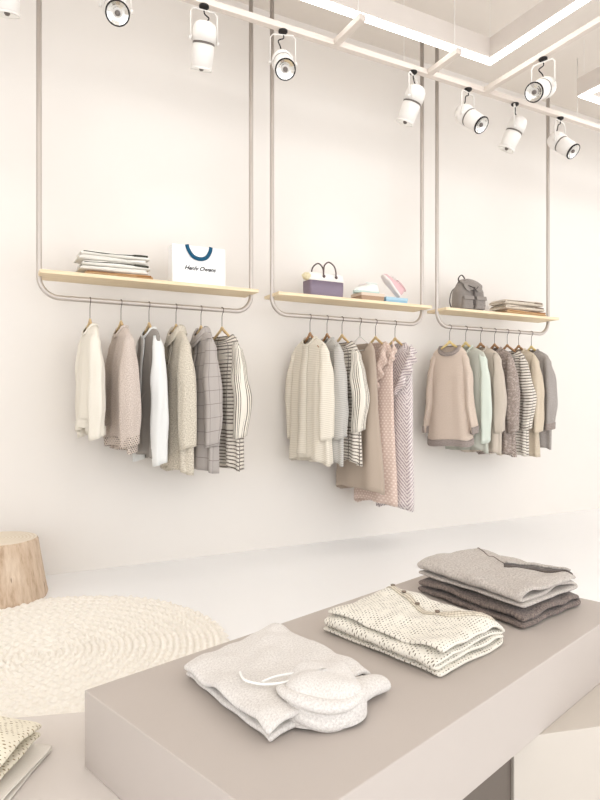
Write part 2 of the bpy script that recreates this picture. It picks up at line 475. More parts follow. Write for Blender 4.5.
c_sage = cloth('sage grey cotton', rgb(196, 196, 184), rgb(168, 168, 156), 'weave')
c_sand = cloth('sand knit', rgb(212, 201, 187), rgb(172, 158, 143), 'marl')
c_tweed = cloth('brown grey tweed', rgb(184, 170, 160), rgb(104, 90, 84), 'check')
c_oat = cloth('oat wool', rgb(214, 200, 180), rgb(190, 174, 152), 'marl')
c_steel = cloth('steel grey marl', rgb(186, 178, 172), rgb(120, 114, 110), 'marl')
c_dark = cloth('charcoal trim', rgb(84, 76, 70), rgb(60, 54, 50), 'weave')
m_btn = plain('horn button', rgb(120, 104, 90), 0.35)

G = garment
# left rack
hanger(90, M_hang, 'pale wood hanger holding the plain cream sweater', .08)
G('s', 'cream_sweater', 'plain cream fine-knit sweater, leftmost on the left rack', 'sweater', 90, 433, c_cream, 0.08, 437, sh=.155, chest=.165, hemw=.17, sr=.042, depth=.045, hemd=.052, seed=1, collar='band', cmat=c_cream, srx=0.0, hem=c_cream)
hanger(121, M_hang, 'pale wood hanger holding the pinkish marl sweater', .14)
G('s', 'marl_sweater', 'pinkish beige marl sweater with dark openwork hem and cuffs', 'sweater', 121, 449, c_pinkmarl, 0.06, 444, sh=.18, chest=.2, hemw=.2, sr=.056, depth=.055, hemd=.058, seed=2, collar='band', cmat=c_pinkmarl, cuff=c_dotcuff, hem=c_dotcuff, sleeve_mid=.02)
hanger(149, M_hang, 'pale wood hanger holding the grey shirt with white sleeves', .1)
t, _ = G('s', 'two_tone_shirt', 'mid grey shirt with long white sleeves and a knotted front', 'shirt', 149, 458, c_greysh, 0.1, 462, smat=c_whitesh, sh=.175, chest=.19, hemw=.19, sr=.046, depth=.05, hemd=.055, seed=3, collar='band', cmat=c_whitesh, placket=True)
ruffle(t, [(-.07, -.13, -.56), (-.08, -.06, -.62), (-.085, .0, -.68), (-.07, .05, -.74)], .06, c_greysh, 2, 1, .02, 'front_knot')
hanger(176, M_hang, 'pale wood hanger holding the oat speckled coat', .06)
G('s', 'speckled_coat', 'oat speckled long coat with pointed collar beside the grey plaid coat', 'coat', 176, 471, c_speck, 0.06, 446, sh=.185, chest=.2, hemw=.2, sr=.056, depth=.06, hemd=.066, seed=4, collar='shirt', placket=True, buttons=m_btn)
hanger(201, M_hang, 'pale wood hanger holding the grey plaid coat', .06)
G('s', 'plaid_coat', 'grey windowpane plaid long coat with pointed collar', 'coat', 201, 470, c_plaid, 0.06, 444, sh=.185, chest=.205, hemw=.2, sr=.058, depth=.062, hemd=.066, seed=5, collar='shirt', placket=True, buttons=m_btn)
hanger(222, M_hang, 'pale wood hanger above the striped top at the right end of the left rack', 0.28)
G('s', 'striped_top', 'black and cream striped wide-neck top, rightmost on the left rack', 'top', 222, 468, c_stripe, 0.28, 436, smat=c_stripeup, sh=.18, chest=.205, hemw=.19, sr=.06, depth=.05, hemd=.055, neck=.115, dropf=.05, seed=6, sleeve_mid=.028, top=-.172)
# middle rack
hanger(310, M_hang2, 'brown wood hanger holding the long cream tweed coat')
G('s', 'cream_coat', 'long cream boucle coat, leftmost on the middle rack', 'coat', 310, 462, c_cream2, 0.12, 438, sh=.19, chest=.215, hemw=.225, sr=.06, depth=.062, hemd=.075, seed=7, collar='band', placket=True)
hanger(327, M_hang2, 'brown wood hanger holding the pale grey ribbed coat')
G('s', 'ribbed_coat', 'pale grey finely ribbed coat behind the long cream coat', 'coat', 327, 462, c_ltgrey, 0.0, 437, sh=.18, chest=.195, hemw=.195, sr=.054, depth=.055, hemd=.06, seed=8, collar='band', placket=True)
hanger(342, M_hang, 'pale wood hanger above the striped top on the middle rack', 0.12)
G('s', 'striped_top', 'black and cream striped top beside the taupe dress on the middle rack', 'top', 342, 462, c_stripe, 0.12, 430, smat=c_stripeup, sh=.18, chest=.2, hemw=.2, sr=.06, depth=.056, hemd=.06, neck=.11, dropf=.05, seed=9, sleeve_mid=.028, top=-.172)
hanger(360, M_whitep, 'white wire hanger holding the plain taupe dress', 0.2, True)
G('s', 'taupe_dress', 'long plain taupe sleeveless dress on the white hanger', 'dress', 360, 490, c_taupe, 0.15, None, sh=.16, chest=.17, hemw=.24, depth=.05, hemd=.085, neck=.11, dropf=.09, seed=10, folds=6, amp=.018, top=-.175)
hanger(375.5, M_hang, 'pale wood hanger holding the rose dotted dress', .22)
t, rg = G('s', 'dotted_dress', 'dusty rose long dress with cream dots and front ruffles', 'dress', 375.5, 503, c_rose, .22, None, sh=.165, chest=.175, hemw=.205, depth=.055, hemd=.08, neck=.1, dropf=.08, seed=11, folds=5, amp=.014)
ruffle(t, [(-.05, -.13, -.19), (-.085, -.10, -.30), (-.10, -.06, -.42), (-.10, -.03, -.58)], .085, c_rose, 4, 2, .024)
ruffle(t, [(-.055, .12, -.19), (-.08, .1, -.28), (-.095, .05, -.38), (-.095, .0, -.52)], .06, c_rose, 3, 1)
ruffle(t, [(.03, -.14, -.15), (.0, -.17, -.2), (-.03, -.17, -.27), (-.04, -.15, -.33)], .05, c_rose, 3, 2, .012, 'shoulder_frill')
hanger(395, M_hang, 'pale wood hanger holding the lilac zigzag dress', .2)
t, rg = G('s', 'zigzag_dress', 'lilac grey zigzag striped long dress, rightmost on the middle rack', 'dress', 395, 508, c_lilac, .2, None, sh=.165, chest=.17, hemw=.175, depth=.055, hemd=.07, neck=.1, dropf=.08, seed=12, folds=5, amp=.012)
ruffle(t, [(.03, -.13, -.17), (-.02, -.17, -.2), (-.06, -.17, -.29), (-.085, -.12, -.42), (-.10, -.06, -.56)], .08, c_lilac, 5, 2, .022)
ruffle(t, [(-.05, .12, -.17), (-.07, .1, -.28), (-.08, .03, -.38), (-.08, -.03, -.5)], .06, c_lilac, 3, 1)
# right rack
hanger(449.6, M_hang3, 'yellow wood hanger holding the blush sweater facing the room', .46)
G('s', 'blush_sweater', 'blush brushed sweater with grey marl neckline, cuffs and hem, facing front', 'sweater', 449.6, 442, c_blush, .46, 432, sh=.15, chest=.158, hemw=.19, sr=.044, depth=.055, hemd=.065, seed=13, lift=-.9, flare=.045, collar='scoop', cmat=c_greyrib, cuff=c_greyrib, hem=c_greyrib, neck=.085, dropf=.06, folds=5, amp=.012, dx=0)
hanger(465.7, M_hang3, 'yellow wood hanger holding the mint top', .15)
G('s', 'mint_top', 'sage top with long pale mint sleeve behind the blush sweater', 'top', 465.7, 450, c_sage, .15, 441, smat=c_mint, sh=.19, chest=.2, hemw=.205, sr=.05, depth=.05, hemd=.058, seed=14, collar='band', cmat=c_mint)
hanger(480.6, M_hang2, 'brown wood hanger holding the sand knit coat', .1)
G('s', 'sand_coat', 'sand coloured knitted coat between mint top and brown tweed coat', 'coat', 480.6, 452, c_sand, .1, 431, sh=.185, chest=.2, hemw=.2, sr=.056, depth=.055, hemd=.06, seed=15, collar='band', placket=True)
hanger(494.5, M_hang2, 'brown wood hanger holding the brown grey tweed coat', .05)
G('s', 'tweed_coat', 'brown grey checked tweed coat left of the striped top on the right rack', 'coat', 494.5, 454, c_tweed, .05, 431, sh=.185, chest=.2, hemw=.2, sr=.058, depth=.055, hemd=.06, seed=16, collar='band')
hanger(507.2, M_hang2, 'brown wood hanger above the striped top on the right rack', .15)
G('s', 'striped_top', 'black and cream striped top hanging on the right rack', 'top', 507.2, 454, c_stripe, .15, 428, smat=c_stripe, sh=.18, chest=.2, hemw=.2, sr=.055, depth=.055, hemd=.06, neck=.11, dropf=.05, seed=17, sleeve_mid=.028, top=-.172)
hanger(518.6, M_hang2, 'brown wood hanger holding the oat wool coat', .05)
G('s', 'oat_coat', 'plain oat wool coat right of the striped top on the right rack', 'coat', 518.6, 455, c_oat, .05, 431, sh=.185, chest=.2, hemw=.2, sr=.057, depth=.055, hemd=.06, seed=18, collar='band', placket=True)
hanger(531.3, M_hang3, 'yellow wood hanger holding the steel grey coat at the rack end', .05)
G('s', 'grey_marl_coat', 'steel grey marl coat with buttoned cuffs, rightmost on the right rack', 'coat', 531.3, 447, c_steel, .05, 428, sh=.185, chest=.205, hemw=.2, sr=.058, depth=.055, hemd=.06, seed=19, collar='band', cuff=c_greyrib)

# ---------------------------------------------------------------- folded cloth
def fold(name, mat, parent, O, ex, ey, w, L, layers, t, thick=0.004, seed=0, turns=None, wob=0.004, sag=0.6, nx=14, ny=28, slant=0.0, jit=0.012, endround=0.35):
    """Cloth folded over itself `layers` times: the fold section lies in ex/z and runs along ey."""
    rnd = random.Random(seed); sec = []
    xs = [(rnd.uniform(0, jit), w-rnd.uniform(0, jit)) for _ in range(layers)]
    for i in range(layers):
        z = t*(i+0.5)
        a, b = xs[i]
        run = [lerp(a, b, k/nx) for k in range(nx+1)]
        if i % 2: run = run[::-1]
        for k, x in enumerate(run):
            sec.append((x, z))
        if i < layers-1:
            s = 1 if i % 2 == 0 else -1
            xe = run[-1]; xn = xs[i+1][1] if s == 1 else xs[i+1][0]
            for q in (0.2, 0.5, 0.8):
                sec.append((lerp(xe, xn, q)+s*t*0.5*math.sin(PI*q), z + t*q))
    Ht = t*layers; rings = []
    for j in range(ny+1):
        v = j/ny; ring = []
        for (x, z) in sec:
            xx = x; f = z/Ht
            # edges of the pile sink a little, the middle is full
            ed = min(1, min(x+0.01, w-x+0.01)/(0.18*w)); en = min(1, min(v, 1-v)/0.12)
            ed = max(ed, 0)
            s = 1-sag*0.35*(1-math.sin(ed*PI/2)) - endround*0.5*(1-math.sin(en*PI/2))
            n1 = nz(x*9, v*L*9, f*2.4, seed); n2 = nz(x*22, v*L*22, f*5, seed+5)
            zz = max(thick*0.6, z*s*(1+0.22*n1) + wob*(n2+0.6*n1)*f)
            yy = v*L + (0.5-v)*2*0.014*(1-abs(2*f-1)) * (1 if abs(v-.5) > .4 else 0) + 0.010*nz(f*6, x*12, v*2, seed+9)*(abs(v-.5)*2)**3
            xx += slant*f + 0.006*nz(v*L*14, f*4, 1, seed+2)
            ring.append(O + ex*xx + ey*yy + Vector((0, 0, zz)))
        rings.append(ring)
    bm = bmesh.new(); uv = bm.loops.layers.uv.verify()
    V = [[bm.verts.new(p) for p in r] for r in rings]
    cu = [0]
    for a, b in zip(sec, sec[1:]): cu.append(cu[-1]+math.hypot(b[0]-a[0], b[1]-a[1]))
    for j in range(ny):
        for k in range(len(sec)-1):
            f = bm.faces.new((V[j][k], V[j][k+1], V[j+1][k+1], V[j+1][k]))
            for l, q in zip(f.loops, ((cu[k], j*L/ny), (cu[k+1], j*L/ny), (cu[k+1], (j+1)*L/ny), (cu[k], (j+1)*L/ny))): l[uv].uv = q
    o = obj(name, bm, mat, parent); solid(o, thick, 0); subsurf(o, 1)
    return o, rings, sec
def unit(v): v = Vector((v.x, v.y, 0)); return v.normalized()

# ---------------------------------------------------------------- display bench
ZT = 0.50; ZP = 0.34
P0 = W(-.451, 1.296)
du = unit(W(.7127, .7015)); dv = unit(W(.7015, -.7127))
Lt = ((ground(440, 567, ZT)-ground(84, 690, ZT)).length)
pts = [P0, P0+dv*0.613, P0+dv*0.613+du*Lt, P0+du*Lt]
t = thing('display_bench', 'long taupe bench slab carrying the folded knitwear', 'bench', (pts[0]+pts[2])/2+Vector((0, 0, ZP)))
o = obj('bench_slab', prism([p-(pts[0]+pts[2])/2 for p in pts], 0, ZT-ZP), M_table, t, False); bevel(o, 0.0025)
d1 = unit(W(5.4, 1)); d1p = unit(W(1, -5.4))
A = W(-.535, 1.527)
q = [A-d1*1.2, A+d1*0.42, A+d1*0.42+d1p*0.75, A-d1*1.2+d1p*0.75]
o = obj('display_plinth', prism(q, 0, ZP), M_plinth, None, False); bevel(o, 0.002)
tag(o, 'low pale plinth under the left end of the bench, cream knit lying on it', 'plinth')
d2 = unit(W(4.35, 1)); M_gapshade = plain('painted shade under slab', rgb(104, 94, 85), .6)
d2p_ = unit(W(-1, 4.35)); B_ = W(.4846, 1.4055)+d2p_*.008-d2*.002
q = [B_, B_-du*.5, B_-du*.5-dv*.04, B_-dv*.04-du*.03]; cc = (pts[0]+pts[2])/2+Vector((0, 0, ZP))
obj('gap_shade_panel', prism([p-cc for p in q], -ZP, 0), M_gapshade, t, False)  # added panel, dark colour stands in for the shade in the gap under the slab
d2 = unit(W(4.35, 1)); d2p = unit(W(-1, 4.35)); B = W(.4846, 1.4055)
q = [B, B+d2*1.1, B+d2*1.1+d2p*0.5, B+d2p*0.5]
o = obj('display_block', prism(q, 0, ZP), M_cream, None, False); bevel(o, 0.002)
tag(o, 'cream block under the right part of the bench, jutting out to the right', 'plinth')

# cream cardigan
k_card = cloth('cream open knit', rgb(234, 228, 215), rgb(112, 100, 86), 'stitch', 1.25)
k_cardb = cloth('cream knit band', rgb(224, 214, 196), rgb(150, 136, 116), 'knit')
N0 = ground(440, 681, ZT); Lf = ground(326, 634, ZT); Rg = ground(508, 645, ZT)
t = thing('cream_cardigan', 'folded cream open-knit cardigan with four dark buttons, middle of the bench', 'cardigan', (0, 0, 0))
ex = unit(Rg-N0); ey = unit(Lf-N0); wc = (Rg-N0).length; lc = (Lf-N0).length
body, rings, sec = fold('body', k_card, t, N0, ex, ey, wc, lc*1.06, 4, 0.0175, 0.010, 21, wob=.010, endround=.3, jit=.02)
def toprow(rings, sec, layers, nx, fx):      # nearest top-layer column
    n = len(sec); base = n-(nx+1)
    xs = [(abs(sec[i][0]-fx), i) for i in range(base, n)]
    return min(xs)[1]
k0 = toprow(rings, sec, 5, 14, wc*0.52)
def on_top(rings, sec, a, b, w, layers=5, nx=14, up=0.0):   # a across, b along
    ny = len(rings)-1; j = b*ny; j0 = min(ny-1, int(j)); fj = j-j0
    n = len(sec); cand = range(n-(nx+1), n)
    best = sorted(cand, key=lambda i: abs(sec[i][0]-a*w))[:2]
    i0, i1 = best; x0, x1 = sec[i0][0], sec[i1][0]; fi = 0 if x0 == x1 else max(0, min(1, (a*w-x0)/(x1-x0)))
    p = rings[j0][i0].lerp(rings[j0][i1], fi).lerp(rings[j0+1][i0].lerp(rings[j0+1][i1], fi), fj)
    return p + Vector((0, 0, up))
def strip(name, mat, parent, path, width, up, rings, sec, w, layers=5, thick=.003):
    R = []
    for i, (a, b) in enumerate(path):
        a0, b0 = path[max(0, i-1)]; a1, b1 = path[min(len(path)-1, i+1)]
        L_ = lc
        dx_, dy_ = (a1-a0)*w, (b1-b0)*L_; ln = math.hypot(dx_, dy_) or 1
        nxx, nyy = -dy_/ln*width/w, dx_/ln*width/L_
        R.append([on_top(rings, sec, min(.99, max(0.01, a+nxx*f)), min(.999, max(0.001, b+nyy*f)), w, layers, up=up) for f in (-1, -.33, .33, 1)])
    o = obj(name, loft(R, False), mat, parent); solid(o, thick, 0); return o
def pathfn(pts, n=10):
    return [(p.x, p.y) for p in smoothpath([(a, b, 0) for a, b in pts], n)]
pp = pathfn([(.93, .99), (.80, .74), (.68, .50), (.62, .30), (.72, .16), (.90, .06)])
bandc = strip('button_band', k_cardb, t, pp, .010, .007, rings, sec, wc, 4)
for i, (a, b) in enumerate([(.92, .93), (.82, .76), (.73, .58), (.63, .36)]):
    p = on_top(rings, sec, a, b, wc, 4, up=.0125)
    bt = obj('button', lathe([(0, -.002), (.0058, -.002), (.0068, 0), (.0060, .0018), (.0040, .0012), (0, .0012)], 16, None, Matrix.Translation(p), False), m_btn, bandc)

# dark knit and light grey cardigan stacked at the far end
k_darkk = cloth('dark taupe marl wool', rgb(140, 126, 118), rgb(84, 74, 70), 'marl', 0.9)
k_grey = cloth('light grey marl wool', rgb(196, 188, 180), rgb(160, 150, 142), 'marl', 0.9)
N1 = ground(524, 632, ZT); L1 = ground(417, 592, ZT); R1 = ground(583, 607, ZT)
ex1 = unit(R1-N1); ey1 = unit(L1-N1); w1 = (R1-N1).length; l1 = (L1-N1).length
t = thing('dark_sweater', 'folded dark taupe marl sweater under the light grey cardigan', 'sweater')
b1, r1, s1 = fold('body', k_darkk, t, N1, ex1, ey1, w1, l1*1.03, 2, 0.024, 0.014, 31, wob=.007, endround=.2)
t = thing('light_grey_cardigan', 'folded light grey marl cardigan lying on the dark sweater', 'cardigan')
O2 = N1 + ey1*0.006 + ex1*0.004 + Vector((0, 0, 0.050))
b2, r2, s2 = fold('body', k_grey, t, O2, ex1, ey1, w1*0.99, l1*1.03, 3, 0.018, 0.011, 34, wob=.011, endround=.3, jit=.02)
lc_save = lc; lc = l1*.96
strip('front_seam', k_darkk, t, pathfn([(.97, .97), (.85, .8), (.72, .6), (.62, .44)]), .0014, .006, r2, s2, w1*.99, 3, .002)
strip('collar', k_grey, t, pathfn([(.66, .47), (.80, .37), (.91, .22), (.985, .06)]), .007, .011, r2, s2, w1*.99, 3, .006)
strip('neck_opening', cloth('dark wool lining', rgb(96, 86, 80), rgb(66, 58, 54), 'marl'), t, pathfn([(.60, .46), (.71, .33), (.84, .18), (.97, .04)]), .017, .0062, r2, s2, w1*.99, 3, .002)
lc = lc_save

# hoodie
k_hood = cloth('pale grey fleece', rgb(224, 219, 213), rgb(200, 193, 187), 'marl', 1.2)
N2 = ground(271, 752, ZT); L2 = ground(181, 678, ZT); R2_ = ground(352, 700, ZT)
ex2 = unit(R2_-N2); ey2 = unit(L2-N2); w2 = (R2_-N2).length*1.35; l2 = (L2-N2).length
t = thing('grey_hoodie', 'pale grey folded hoodie with hood and white drawcord, nearest on the bench', 'hoodie')
bh, rh, sh_ = fold('body', k_hood, t, N2, ex2, ey2, w2, l2, 2, 0.024, 0.012, 41, wob=.010, slant=-.006, endround=.25, jit=.02, ny=34, nx=20)
# hood: a slumped pouch with a folded brim
hc = ground(322, 712, ZT)
def hood(c, ax, ay, rx, ry, h, seed, brim):
    rings_ = []
    for i in range(15):
        q = i/14; ph = q*PI*0.5; ring = []
        for k in range(44):
            th = 2*PI*k/44
            rad = math.cos(ph)**0.55 if i < 14 else 0.02
            wv = 1+0.10*nz(math.cos(th)*1.3, math.sin(th)*1.3, q, seed)+0.05*math.sin(3*th+seed)
            z = h*math.sin(ph)**0.75*(1+0.35*(1-q)*nz(math.cos(th)*1.2, math.sin(th)*1.2, q*1.5, seed+2)) + .010*q*math.cos(th-2.4)*math.cos(ph)
            z += 0.006*math.sin(4*th+3*q+seed)*math.sin(ph*2)
            ring.append(c + ax*(rx*rad*wv*math.cos(th)) + ay*(ry*rad*wv*math.sin(th)) + Vector((0, 0, max(0.003, z))))
        rings_.append(ring)
    return rings_
ax = unit(W(1, -0.05)); ay = unit(W(.1, 1))
hr = hood(hc+Vector((0, 0, .004)), ax, ay, .086, .084, .078, 3, 0)
ho = obj('hood', loft(hr, True, False, True), k_hood, t); subsurf(ho, 1)
def roll(name, a0, a1, rad, z0, z1, rr, flat):
    P = []
    for i in range(25):
        q = i/24; a = lerp(a0, a1, q)*PI/180
        P.append(hc + ax*(rad*math.cos(a)) + ay*(rad*.95*math.sin(a)) + Vector((0, 0, lerp(z0, z1, q)+.006*math.sin(q*PI*2.2))))
    o = obj(name, tube(P, [rr*(.35+.65*math.sin(PI*min(1, .06+.9*i/24))**.6) for i in range(25)], 16, None, True, flat), k_hood, ho); subsurf(o, 1)
roll('hood_brim', 186, 352, .078, .050, .050, .017, .75)
roll('hood_fold', 205, 330, .074, .018, .020, .019, .8)
# sleeve end poking out to the right
c0 = ground(350, 706, ZT); c1 = ground(381, 690, ZT)
sl = [c0+Vector((0, 0, .022)), c0.lerp(c1, .4)+Vector((0, 0, .024)), c0.lerp(c1, .8)+Vector((0, 0, .019)), c1+Vector((0, 0, .015))]
o = obj('sleeve', tube(smoothpath(sl, 6), [.034-.010*i/18 for i in range(19)], 18, None, False, .55), k_hood, t); solid(o, .004, 0)
m_cord = plain('white cotton cord', rgb(244, 242, 238), 0.8)
def at(px, py, z): return ground(px, py, z)
zc = ZT+.052
cp = [(240, 672), (245, 680), (262, 684), (280, 683), (296, 679)]
obj('drawcord', tube(smoothpath([at(x, y, zc+d) for (x, y), d in zip(cp, (.0, .004, .006, .008, .012))], 8), .0026, 8), m_cord, t)
cp = [(262, 682), (274, 677), (288, 674), (302, 672)]
obj('drawcord', tube(smoothpath([at(x, y, zc+.005+.004*i) for i, (x, y) in enumerate(cp)], 8), .0026, 8), m_cord, t)

# folded pieces at the lower left, on the plinth
k_linen = cloth('white linen', rgb(232, 226, 216), rgb(214, 206, 196), 'weave')
k_cable = cloth('cream chunky open knit', rgb(238, 230, 210), rgb(150, 130, 96), 'stitch', 1.1)
E0 = ground(56, 750, ZP); E1 = ground(8, 806, ZP); exl = unit(E1-E0); eyl = Vector((exl.y, -exl.x, 0))
if (eyl.dot(W(-1, 0)) < 0): eyl = -eyl
t = thing('linen_trousers', 'white linen piece folded flat under the chunky cream knit', 'folded trousers')
fold('body', k_linen, t, E0, eyl, exl, .24, .26, 2, .011, .004, 51, wob=.002, sag=.3, endround=.1)
t = thing('chunky_knit_sweater', 'chunky cream open-knit sweater at the lower left edge', 'sweater')
Oc = E0 + eyl*.010 + exl*.012 + Vector((0, 0, .027))
fold('body', k_cable, t, Oc, eyl, exl, .24, .27, 2, .032, .011, 52, wob=.012, sag=.8, endround=.3)

# ---------------------------------------------------------------- rug and stump
rc = W(-1.128, 2.682); RR = .82
n = N('cream braided rope', 0.95, 0.05)
f = n.noise(n.coord(), 60, 3, .6); f2 = n.noise(n.coord(), 9, 2)
n.base(n.mix(f, rgb(251, 247, 240), rgb(238, 230, 216))); n.bump(f, .4, .003); M_rug = n.m
nr, na = 230, 640; pitch = .030; rings = []
for i in range(nr+1):
    r = .004 + (RR-.004)*i/nr; ring = []
    for k in range(na):
        th = 2*PI*k/na
        rs = r + pitch*th/(2*PI) + .012*nz(math.cos(th)*r*3, math.sin(th)*r*3, 0, 2)
        idx = math.floor(rs/pitch); ph = rs/pitch-idx
        rope = math.sin(PI*ph)**.6
        strand = .5+.5*math.sin(th*max(3, round((idx+.5)*pitch*2*PI/.045)) + 3.0*ph*(1 if idx % 2 else -1) + idx)
        z = .004 + .017*rope*(.35+.65*strand) + .0015*nz(math.cos(th)*r*30, math.sin(th)*r*30, 0, 4)
        if i >= nr-1: z = .001
        e = 1 + (.010*math.sin(th*60) if i > nr-6 else 0)
        ring.append((r*e*math.cos(th), r*e*math.sin(th), z))
    rings.append(ring)
o = obj('braided_rug', loft(rings, True, True, False), M_rug); o.location = rc
tag(o, 'round cream braided rope rug on the pale floor', 'rug')

sc = W(-1.700, 3.50)
n = N('weathered stump side', .85, .15)
co = n.coord(); f = n.noise(co, 5, 6, .7, (5, 5, .7)); g = n.noise(co, 2.2, 2); 
col = n.ramp(f, [(.25, rgb(158, 130, 106)), (.45, rgb(204, 180, 156)), (.7, rgb(226, 207, 186))])
crack = n.ramp(n.noise(co, 9, 2, .5, (3, 3, .25)), [(.30, (1, 1, 1, 1)), (.34, (0, 0, 0, 1))])
n.base(n.mix(n.math('MULTIPLY', crack, .8), col, rgb(116, 88, 66))); n.bump(f, .6, .008); M_stump = n.m
n = N('stump cut face', .8, .15)
co = n.coord(); x, y, z = n.xyz(co); rr = n.math('SQRT', n.math('ADD', n.math('MULTIPLY', x, x), n.math('MULTIPLY', y, y)))
rr = n.math('ADD', rr, n.math('MULTIPLY', n.noise(co, 8, 3), .03))
f = n.math('SINE', n.math('MULTIPLY', rr, 320))
n.base(n.mix(n.math('MULTIPLY', n.math('ADD', f, 1.0), .25), rgb(240, 230, 214), rgb(218, 200, 174))); M_stumptop = n.m
t = thing('tree_stump_stool', 'tapered light wood tree stump stool by the white wall', 'stool', sc)
rings = []
for i in range(25):
    q_ = i/24; z = .335*q_; ring = []
    for k in range(72):
        th = 2*PI*k/72
        r = lerp(.262, .205, q_**.9) * (1+.035*nz(math.cos(th)*1.2, math.sin(th)*1.2, 0, 3)) + .004*nz(math.cos(th)*9, math.sin(th)*9, z*2, 5)
        if i == 24: r -= .006
        if i == 0: r -= .010
        ring.append((r*math.cos(th), r*math.sin(th), z))
    rings.append(ring)
obj('trunk', loft(rings, True, True, False), M_stump, t)
top = [[(p[0]*f_, p[1]*f_, .335+.0015*(1-f_)) for p in rings[-1]] for f_ in (1, .8, .5, .2, .02)]
obj('cut_top', loft(top, True, False, True), M_stumptop, t)

# ---------------------------------------------------------------- shelf goods
def slab_cloth(name, label, cat, cx, z, w, d, h, mat, edge, yaw=0, seed=0, group=None, Y=YR):
    """a folded garment: a rounded, sagging pad; darker piping shows where its edge turns over"""
    t = thing(name, label, cat, (cx, Y, z), yaw, group)
    R = []; E_ = []
    for i in range(31):
        q = i/30; x = (q-.5)*w; en = min(1, min(q, 1-q)/.06); hh = h*(.45+.55*math.sin(en*PI/2))
        zc_ = h/2*(1-.0) ; sagz = .003*math.sin(q*5+seed)
        ring = []
        for k in range(20):
            a = 2*PI*k/20; ca, sa = math.cos(a), math.sin(a)
            yy = d/2*math.copysign(abs(ca)**.35, ca)*(.97+.03*en) + .004*nz(q*4, ca, sa, seed)
            zz = hh/2*math.copysign(abs(sa)**.8, sa)
            ring.append((x+.004*nz(ca*2, sa*2, q*3, seed+1), yy, max(.0005, h/2-(h-hh)*.35+zz+(sagz if sa > 0 else 0)+.0012*nz(q*9, ca*2, sa, seed+4))))
        R.append(ring)
        if .03 < q < .97: E_.append(Vector((x, -d/2-.0015-.002*math.sin(q*7+seed)*0, h*.62+.003*math.sin(q*6+seed*2)+.004*(q-.5))))
    obj('folded_pad', loft(R, True, True, True), mat, t)
    R3 = [[p+Vector((0, .004, .0022)), p+Vector((0, -.001, .0016)), p+Vector((0, -.001, -.0016)), p+Vector((0, .004, -.0022))] for p in E_]
    wid = [1+.8*max(0, nz(i*.13, seed, 0, 2))*2 + (1.6 if i > len(E_)-8 else 0) for i in range(len(E_))]
    R3 = [[Vector((a.x, a.y, E_[i].z+(a.z-E_[i].z)*wid[i])) for a in R3[i]] for i in range(len(R3))]
    obj('folded_edge', loft(R3, True, True, True), edge, t)
    return t
m_w1 = cloth('white folded cotton', rgb(244, 240, 232), rgb(228, 222, 212), 'weave')
m_e1 = cloth('dark green edging', rgb(72, 72, 62), rgb(50, 50, 44), 'weave')
m_e2 = cloth('brown edging', rgb(168, 120, 76), rgb(140, 98, 62), 'weave')
m_tan = cloth('tan cotton', rgb(206, 170, 128), rgb(180, 142, 100), 'weave')
m_oatf = cloth('oat folded cotton', rgb(224, 212, 196), rgb(190, 176, 158), 'marl')
m_e3 = cloth('taupe edging', rgb(128, 110, 94), rgb(98, 84, 72), 'weave')
c1x = (railx(74)+railx(147))/2; wx = railx(147)-railx(76)
z = ZSH
for i, (nm, m, e, h, dx_, lb) in enumerate([
        ('folded_shirt', m_tan, m_e2, .026, .03, 'tan folded shirt with brown edge, bottom of the left shelf pile'),
        ('folded_shirt', m_w1, m_w1, .028, .0, 'white folded shirt with white edge, lower middle of the left shelf pile'),
        ('folded_shirt', m_w1, m_e1, .032, .015, 'white folded shirt with dark green edge, middle of the left shelf pile'),
        ('folded_shirt', m_w1, m_w1, .026, -.005, 'white folded shirt just under the top of the left shelf pile'),
        ('folded_shirt', m_w1, m_e1, .030, .01, 'white folded shirt with dark edge on top of the left shelf pile')]):
    slab_cloth(nm, lb, 'folded shirt', c1x+dx_, z+.001, wx*.95, .20, h, m, e, .02*(i % 2), 60+i, 'folded shirts on the left shelf')
    z += h+.001
c3x = railx(517); wx = .50; z = ZSH
for i, (m, e, h, dx_, lb) in enumerate([
        (m_tan, m_e2, .038, .02, 'tan folded knit, bottom of the pile beside the grey backpack'),
        (m_oatf, m_e3, .042, .0, 'oat folded knit in the middle of the pile beside the grey backpack'),
        (m_oatf, m_e3, .044, -.01, 'oat folded knit with taupe edge on top of the pile beside the backpack')]):
    slab_cloth('folded_knit', lb, 'folded knit', c3x+dx_, z+.001, wx*(.96-.02*i), .20, h, m, e, 0, 70+i, 'folded knits on the right shelf')
    z += h+.001

# paper bag
xa, xb = railx(170), railx(222); bw = xb-xa; bh_ = .255; bd_ = .10
t = thing('paper_shopping_bag', 'white paper shopping bag with blue ribbon handle and black script', 'shopping bag', ((xa+xb)/2, YR-.01, ZSH))
n = N('white coated paper', .5, .3); f = n.noise(n.coord(), 6, 2); n.base(n.mix(f, rgb(252, 251, 250), rgb(248, 246, 244))); M_paper = n.m
bm = bmesh.new()
def bagring(z, s): # gusseted outline
    return [(-bw/2, -bd_/2*s, z), (bw/2, -bd_/2*s, z), (bw/2-.012*(1-s)-.002, 0, z), (bw/2, bd_/2*s, z), (-bw/2, bd_/2*s, z), (-bw/2+.012*(1-s)+.002, 0, z)]
loft([bagring(0, 1), bagring(.08, .98), bagring(.16, .92), bagring(bh_, .85)], True, True, False, bm)
o = obj('bag_body', bm, M_paper, t, False); solid(o, .0015, 0)
m_rib = cloth('navy ribbon', rgb(38, 92, 122), rgb(20, 62, 86), 'weave')
